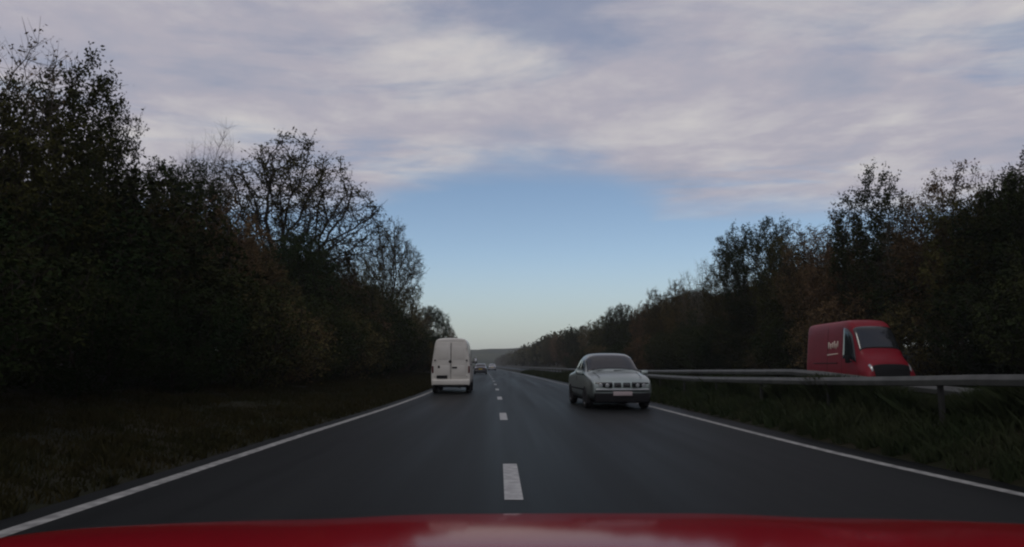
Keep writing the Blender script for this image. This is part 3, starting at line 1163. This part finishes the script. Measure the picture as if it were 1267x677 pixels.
# trees along the near side (the wood beside our left verge)
LT = 'trees in the wood along our verge'
by_pixel('ash', 62, 40, -13.5, 'tallest leafy tree at the near end of the wood beside our verge', LT, .88)
by_pixel('ash', 116, 118, -15, 'rounded leafy tree beside the tallest tree of the verge wood', LT, .62)
by_pixel('bare_b', -25, 15, -13.0, 'bare twiggy tree next to the tallest leafy tree', LT)
by_pixel('olive', 12, 108, -12.0, 'dense dark tree under the tallest tree of the verge wood', LT)
by_pixel('oak_b', 208, 192, -14, 'dense tree with domed crown between the tallest tree and the bare poles', LT, .8)
by_pixel('bare', 258, 138, -15, 'tall leafless tree with upright poles rising beside the wide oak', LT, .6)
by_pixel('bare', 222, 168, -16, 'short leafless tree next to the tall leafless one', LT, .6)
by_pixel('oak', 345, 166, -14, 'wide lacy half-bare oak with rounded crown above the verge wood', LT, 1.08)
by_pixel('rust', 300, 262, -12.5, 'brown tree below the wide lacy oak', LT, .9)
by_pixel('rust', 258, 240, -12, 'brown tree below the leafless poles', LT, .9)
by_pixel('olive', 165, 238, -11.5, 'dense tree in front of the domed crown', LT, 1.1)
by_pixel('rust', 405, 292, -12, 'reddish brown tree between the oak and the clumped oak', LT, .9)
by_pixel('oak', 482, 270, -12.0, 'smaller dark oak with clumped crown farther along than the wide one', LT, .62)
by_pixel('olive', 438, 318, -12, 'dense tree below the smaller clumped oak', LT, .9)
by_pixel('oak_b', 366, 285, -11.5, 'dark leafy tree directly beneath the wide oak crown', LT, .9)
by_pixel('olive', 490, 350, -11, 'olive tree at the foot of the smaller clumped oak', LT, 1.0)
by_pixel('rust', 514, 372, -11, 'brown tree close beside the white van', LT, 1.0)
by_pixel('oak_b', 534, 380, -11, 'tree rising just over the roof of the white van', LT, 1.0)
for px, yt in ((550, 398), (558, 408), (566, 418), (572, 426)):
    by_pixel(random.choice(['oak', 'olive', 'rust']), px, yt, -11.5, 'distant tree at the far end of the verge wood past the white van', LT + ', far end', .9)

# back row and understorey of the wood, left side
for i in range(26):
    z = 6 + i * 5.0 + random.uniform(-1, 1)
    u = -18 - random.uniform(0, 4)
    yt_h = 0.62 * (7.5 + min(8, z * .12))
    plant(random.choice(['olive', 'rust', 'oak_b']), u + shift(z), z, ground(u, z), yt_h + 1.0, 'tree in the shaded back row of the verge wood', 'back row trees of the verge wood', 1.4)
for i in range(34):
    z = 6.0 + i * 3.3 + random.uniform(-.8, .8)
    u = -8.2 - random.uniform(0, 1.6)
    kd = random.choice(['shrub', 'shrub_b', 'shrub'])
    where = 'facing the red bonnet' if z < 16 else ('between the red bonnet and the white van' if z < 32 else 'beyond the white van')
    plant(kd, u + shift(z), z, ground(u, z) - .1, random.uniform(2.2, 3.6) + min(2, z * .03), ('dark green' if kd == 'shrub' else 'twiggy russet') + ' roadside shrub on our verge ' + where, 'shrubs along our verge', 1.25)
for i in range(24):
    z = 7.0 + i * 4.6 + random.uniform(-1, 1)
    u = -11.5 - random.uniform(0, 1.6)
    kd = random.choice(['shrub', 'olive', 'rust'])
    plant(kd, u + shift(z), z, ground(u, z) - .1, random.uniform(4.5, 6.0) + min(2, z * .03), LOOK[kd] + ' behind the roadside shrubs of our verge' + (', short of the white van' if z < 32 else ', past the white van'), 'understorey of the verge wood', 1.3)

# trees beyond the other carriageway
RT = 'trees beyond the opposite carriageway'
right = [(1330, 150, 'ash'), (1268, 185, 'ash'), (1225, 222, 'olive'), (1188, 202, 'rust'), (1142, 225, 'bare_b'), (1090, 206, 'ash'), (1050, 262, 'rust'), (1012, 275, 'rust'),
         (972, 286, 'olive'), (938, 270, 'oak_b'), (905, 300, 'olive'), (880, 316, 'bare_b'), (858, 332, 'bare_b'), (840, 345, 'rust'), (818, 358, 'olive'),
         (795, 372, 'rust'), (768, 376, 'oak_b'), (750, 388, 'olive'), (732, 396, 'rust'), (715, 404, 'oak_b'), (702, 409, 'olive'), (690, 414, 'rust'), (680, 418, 'olive'), (670, 422, 'oak_b'), (662, 426, 'olive')]
special = {1268: 'leafy tree towering at the near end of the wood beyond the red van', 1188: 'russet rounded tree standing behind the bonnet of the red van', 1142: 'half-bare tree between the russet tree and the spiky leafy tree',
           1090: 'spiky leafy tree poking above the wood right over the red van', 938: 'rounded tree poking above the wood past the red van tail', 1012: 'orange-brown tree above the tail of the red van',
           880: 'thin bare-twigged tree with pale branches in the opposite wood'}
for px, yt, kd in right:
    far = px < 760
    adj = dict(ash='dark leafy', olive='olive-leaved', rust='russet-leaved', bare_b='nearly leafless', oak_b='dark rounded')[kd]
    lb = special.get(px, 'far ' + adj + ' tree in the dwindling row beyond the opposite carriageway' if far else adj + ' tree in the front row beyond the opposite carriageway' + (' near the red van' if px > 960 else ' above the silver saloon' if px < 860 else ''))
    by_pixel(kd, px, yt, 19.5, lb, RT + (', far end' if far else ''), 1.1 if far else (.72 if px < 1000 else .95))
for i in range(36):
    z = 12 + i * 4.2 + random.uniform(-1.5, 1.5)
    u = 24 + random.uniform(0, 4)
    plant(random.choice(['olive', 'rust', 'oak_b']), u + shift(z), z, ground(u, z), random.uniform(7.5, 9.0), 'tree in the shaded back row beyond the opposite carriageway', 'back row trees beyond the opposite carriageway', 1.4)
for i in range(40):
    z = 11.0 + i * 3.6 + random.uniform(-.8, .8)
    u = 17.4 + random.uniform(0, 1.4)
    kd = random.choice(['shrub', 'shrub_b', 'shrub'])
    where = 'behind the red van' if 24 < z < 52 else ('nearer than the red van' if z <= 24 else 'farther off than the red van')
    plant(kd, u + shift(z), z, ground(u, z) - .1, random.uniform(2.6, 4.6), ('dark green' if kd == 'shrub' else 'twiggy russet') + ' shrub beyond the opposite carriageway, ' + where, 'shrubs beyond the opposite carriageway', 1.3)
for i in range(34):
    z = 13.0 + i * 3.6 + random.uniform(-1, 1)
    u = 21 + random.uniform(0, 1.6)
    kd = random.choice(['shrub', 'olive', 'rust'])
    plant(kd, u + shift(z), z, ground(u, z) - .1, random.uniform(5.2, 7.2), LOOK[kd] + ' behind the shrubs across the opposite carriageway' + (', above the red van' if 28 < z < 60 else ''), 'understorey beyond the opposite carriageway', 1.3)


# far-off wood on both sides, one mass
def far_wood():
    C = []
    r = np.random.default_rng(5)
    for side, u0, zA, zB in ((-1, -13, 200, 900), (1, 19, 215, 900)):
        z = zA
        while z < zB:
            for row in range(3):
                u = u0 + side * (row * 5 + r.uniform(0, 3))
                h = (r.uniform(8, 12) if side > 0 else r.uniform(8, 11)) * (1 if row else .8)
                n = int(340 if z < 350 else 170)
                d = r.normal(size=(n, 3)); d /= np.linalg.norm(d, axis=1)[:, None]
                d *= r.random(n)[:, None] ** .4
                P = np.array((u + shift(z) + r.normal(0, .8), z + r.uniform(-3, 3), ground(u, z) + h * .52)) + d * np.array((3.2, 3.2, h * .5)) * r.uniform(.85, 1.15, (n, 1))
                C.append(P)
            z += 5 + z * .008
    C = np.concatenate(C)
    n = len(C)
    a = r.normal(size=(n, 3)); a /= np.linalg.norm(a, axis=1)[:, None]
    b = np.cross(a, r.normal(size=(n, 3))); b /= np.linalg.norm(b, axis=1)[:, None]
    s = r.uniform(.3, .75, n)[:, None]
    V = np.stack([C - a * s, C + b * s * .6, C + a * s, C - b * s * .6], 1).reshape(-1, 3)
    me = np_mesh('far_wood', V, np.arange(n * 4).reshape(-1, 4), MAT['leaf_far'])
    tag(link('far_wood', me), 'distant mixed wood lining both sides of the road to the horizon', 'wood', kind='stuff')


MAT['leaf_far'] = material('leaf_far', (0.070, 0.064, 0.032), rough=0.9, spec=0.0, color2=(0.036, 0.040, 0.020), scale=0.12)
far_wood()


# ---------------------------------------------------------------- grass on the verges
def grass(name, label, u0, u1, z0, z1, n, h0, h1, mat, seed, falloff=1.6):
    r = np.random.default_rng(seed)
    t = r.random(n) ** falloff
    z = z0 + (z1 - z0) * t
    u = (u0 if not callable(u1) else u0) + (np.array([u1(v) for v in z]) - u0) * r.random(n) if callable(u1) else r.uniform(u0, u1, n)
    # tufts
    u += .12 * np.sin(z * 9.0 + u * 5)
    if not callable(u1): u = np.clip(u, u0, u1)
    else: u = np.minimum(u, np.array([u1(v) for v in z]))
    sc_ = 1 + z * .02
    sh_ = np.array([shift(v) for v in z])
    g = np.array([ground(a, b) for a, b in zip(u, z)])
    C = np.stack([u + sh_, z, g - .02], 1)
    h = r.uniform(h0, h1, n) * (0.55 + .75 * np.abs(np.sin(z * 1.3 + u * 2.1) * np.cos(z * .47 - u)))
    ang = r.uniform(0, 6.283, n)
    wd = .008 * sc_ * r.uniform(.7, 1.6, n)
    e = np.stack([np.cos(ang), np.sin(ang), np.zeros(n)], 1) * wd[:, None]
    bend = r.normal(0, .38, (n, 2)) * h[:, None]
    tip = C + np.concatenate([bend, h[:, None]], 1)
    mid = C + np.concatenate([bend * .3, h[:, None] * .55], 1)
    V = np.stack([C - e, C + e, mid + e * .7, tip, mid - e * .7], 1).reshape(-1, 3)
    F = np.arange(n * 5).reshape(-1, 5)
    tag(link(name, np_mesh(name, V, F, mat)), label, 'grass', kind='stuff')


grass('verge_grass', 'short rough grass along our verge below the shrubs', -9.5, lambda z: left_line(z) - .36, 2.0, 75, 120000, .06, .20, MAT['dry_grass'], 1)
grass('reservation_grass', 'rank grass growing beneath the crash barriers', 5.2, 7.6, 3.0, 110, 140000, .10, .36, MAT['grass'], 2, 2.0)
grass('tall_weeds', 'dark rank weeds between the two crash barriers', 6.1, 7.45, 2.0, 60, 90000, .36, .56, MAT['grass'], 4, 1.5)
grass('roadside_weeds', 'dark weeds under the crash barrier beside the red bonnet', 6.0, 7.5, 4.0, 18, 45000, .40, .56, MAT['grass'], 9, 1.0)
grass('far_verge_grass', 'rough grass at the foot of the opposite wood', 15.85, 18.5, 8, 90, 20000, .12, .4, MAT['grass'], 3)

# ---------------------------------------------------------------- haze
def haze():
    m = bpy.data.materials.new('haze')
    m.use_nodes = True
    nt = m.node_tree
    nt.nodes.clear()
    o = nt.nodes.new('ShaderNodeOutputMaterial')
    v = nt.nodes.new('ShaderNodeVolumePrincipled')
    v.inputs['Color'].default_value = (0.86, 0.9, 0.95, 1)
    v.inputs['Density'].default_value = 0.0003
    nt.links.new(v.outputs[0], o.inputs['Volume'])
    x0, x1, y0, y1, z0, z1 = -950, 950, -70, 2700, -4, 45
    V = [(x, y, z) for x in (x0, x1) for y in (y0, y1) for z in (z0, z1)]
    F = [(0, 1, 3, 2), (4, 6, 7, 5), (0, 4, 5, 1), (2, 3, 7, 6), (0, 2, 6, 4), (1, 5, 7, 3)]
    tag(mesh_obj('haze', V, F, m), 'thin pale autumn haze filling the air over the road', 'haze', kind='stuff')


if True:
    haze()

if False:
    print('TRIS', sum(len(m.polygons) for m in bpy.data.meshes))
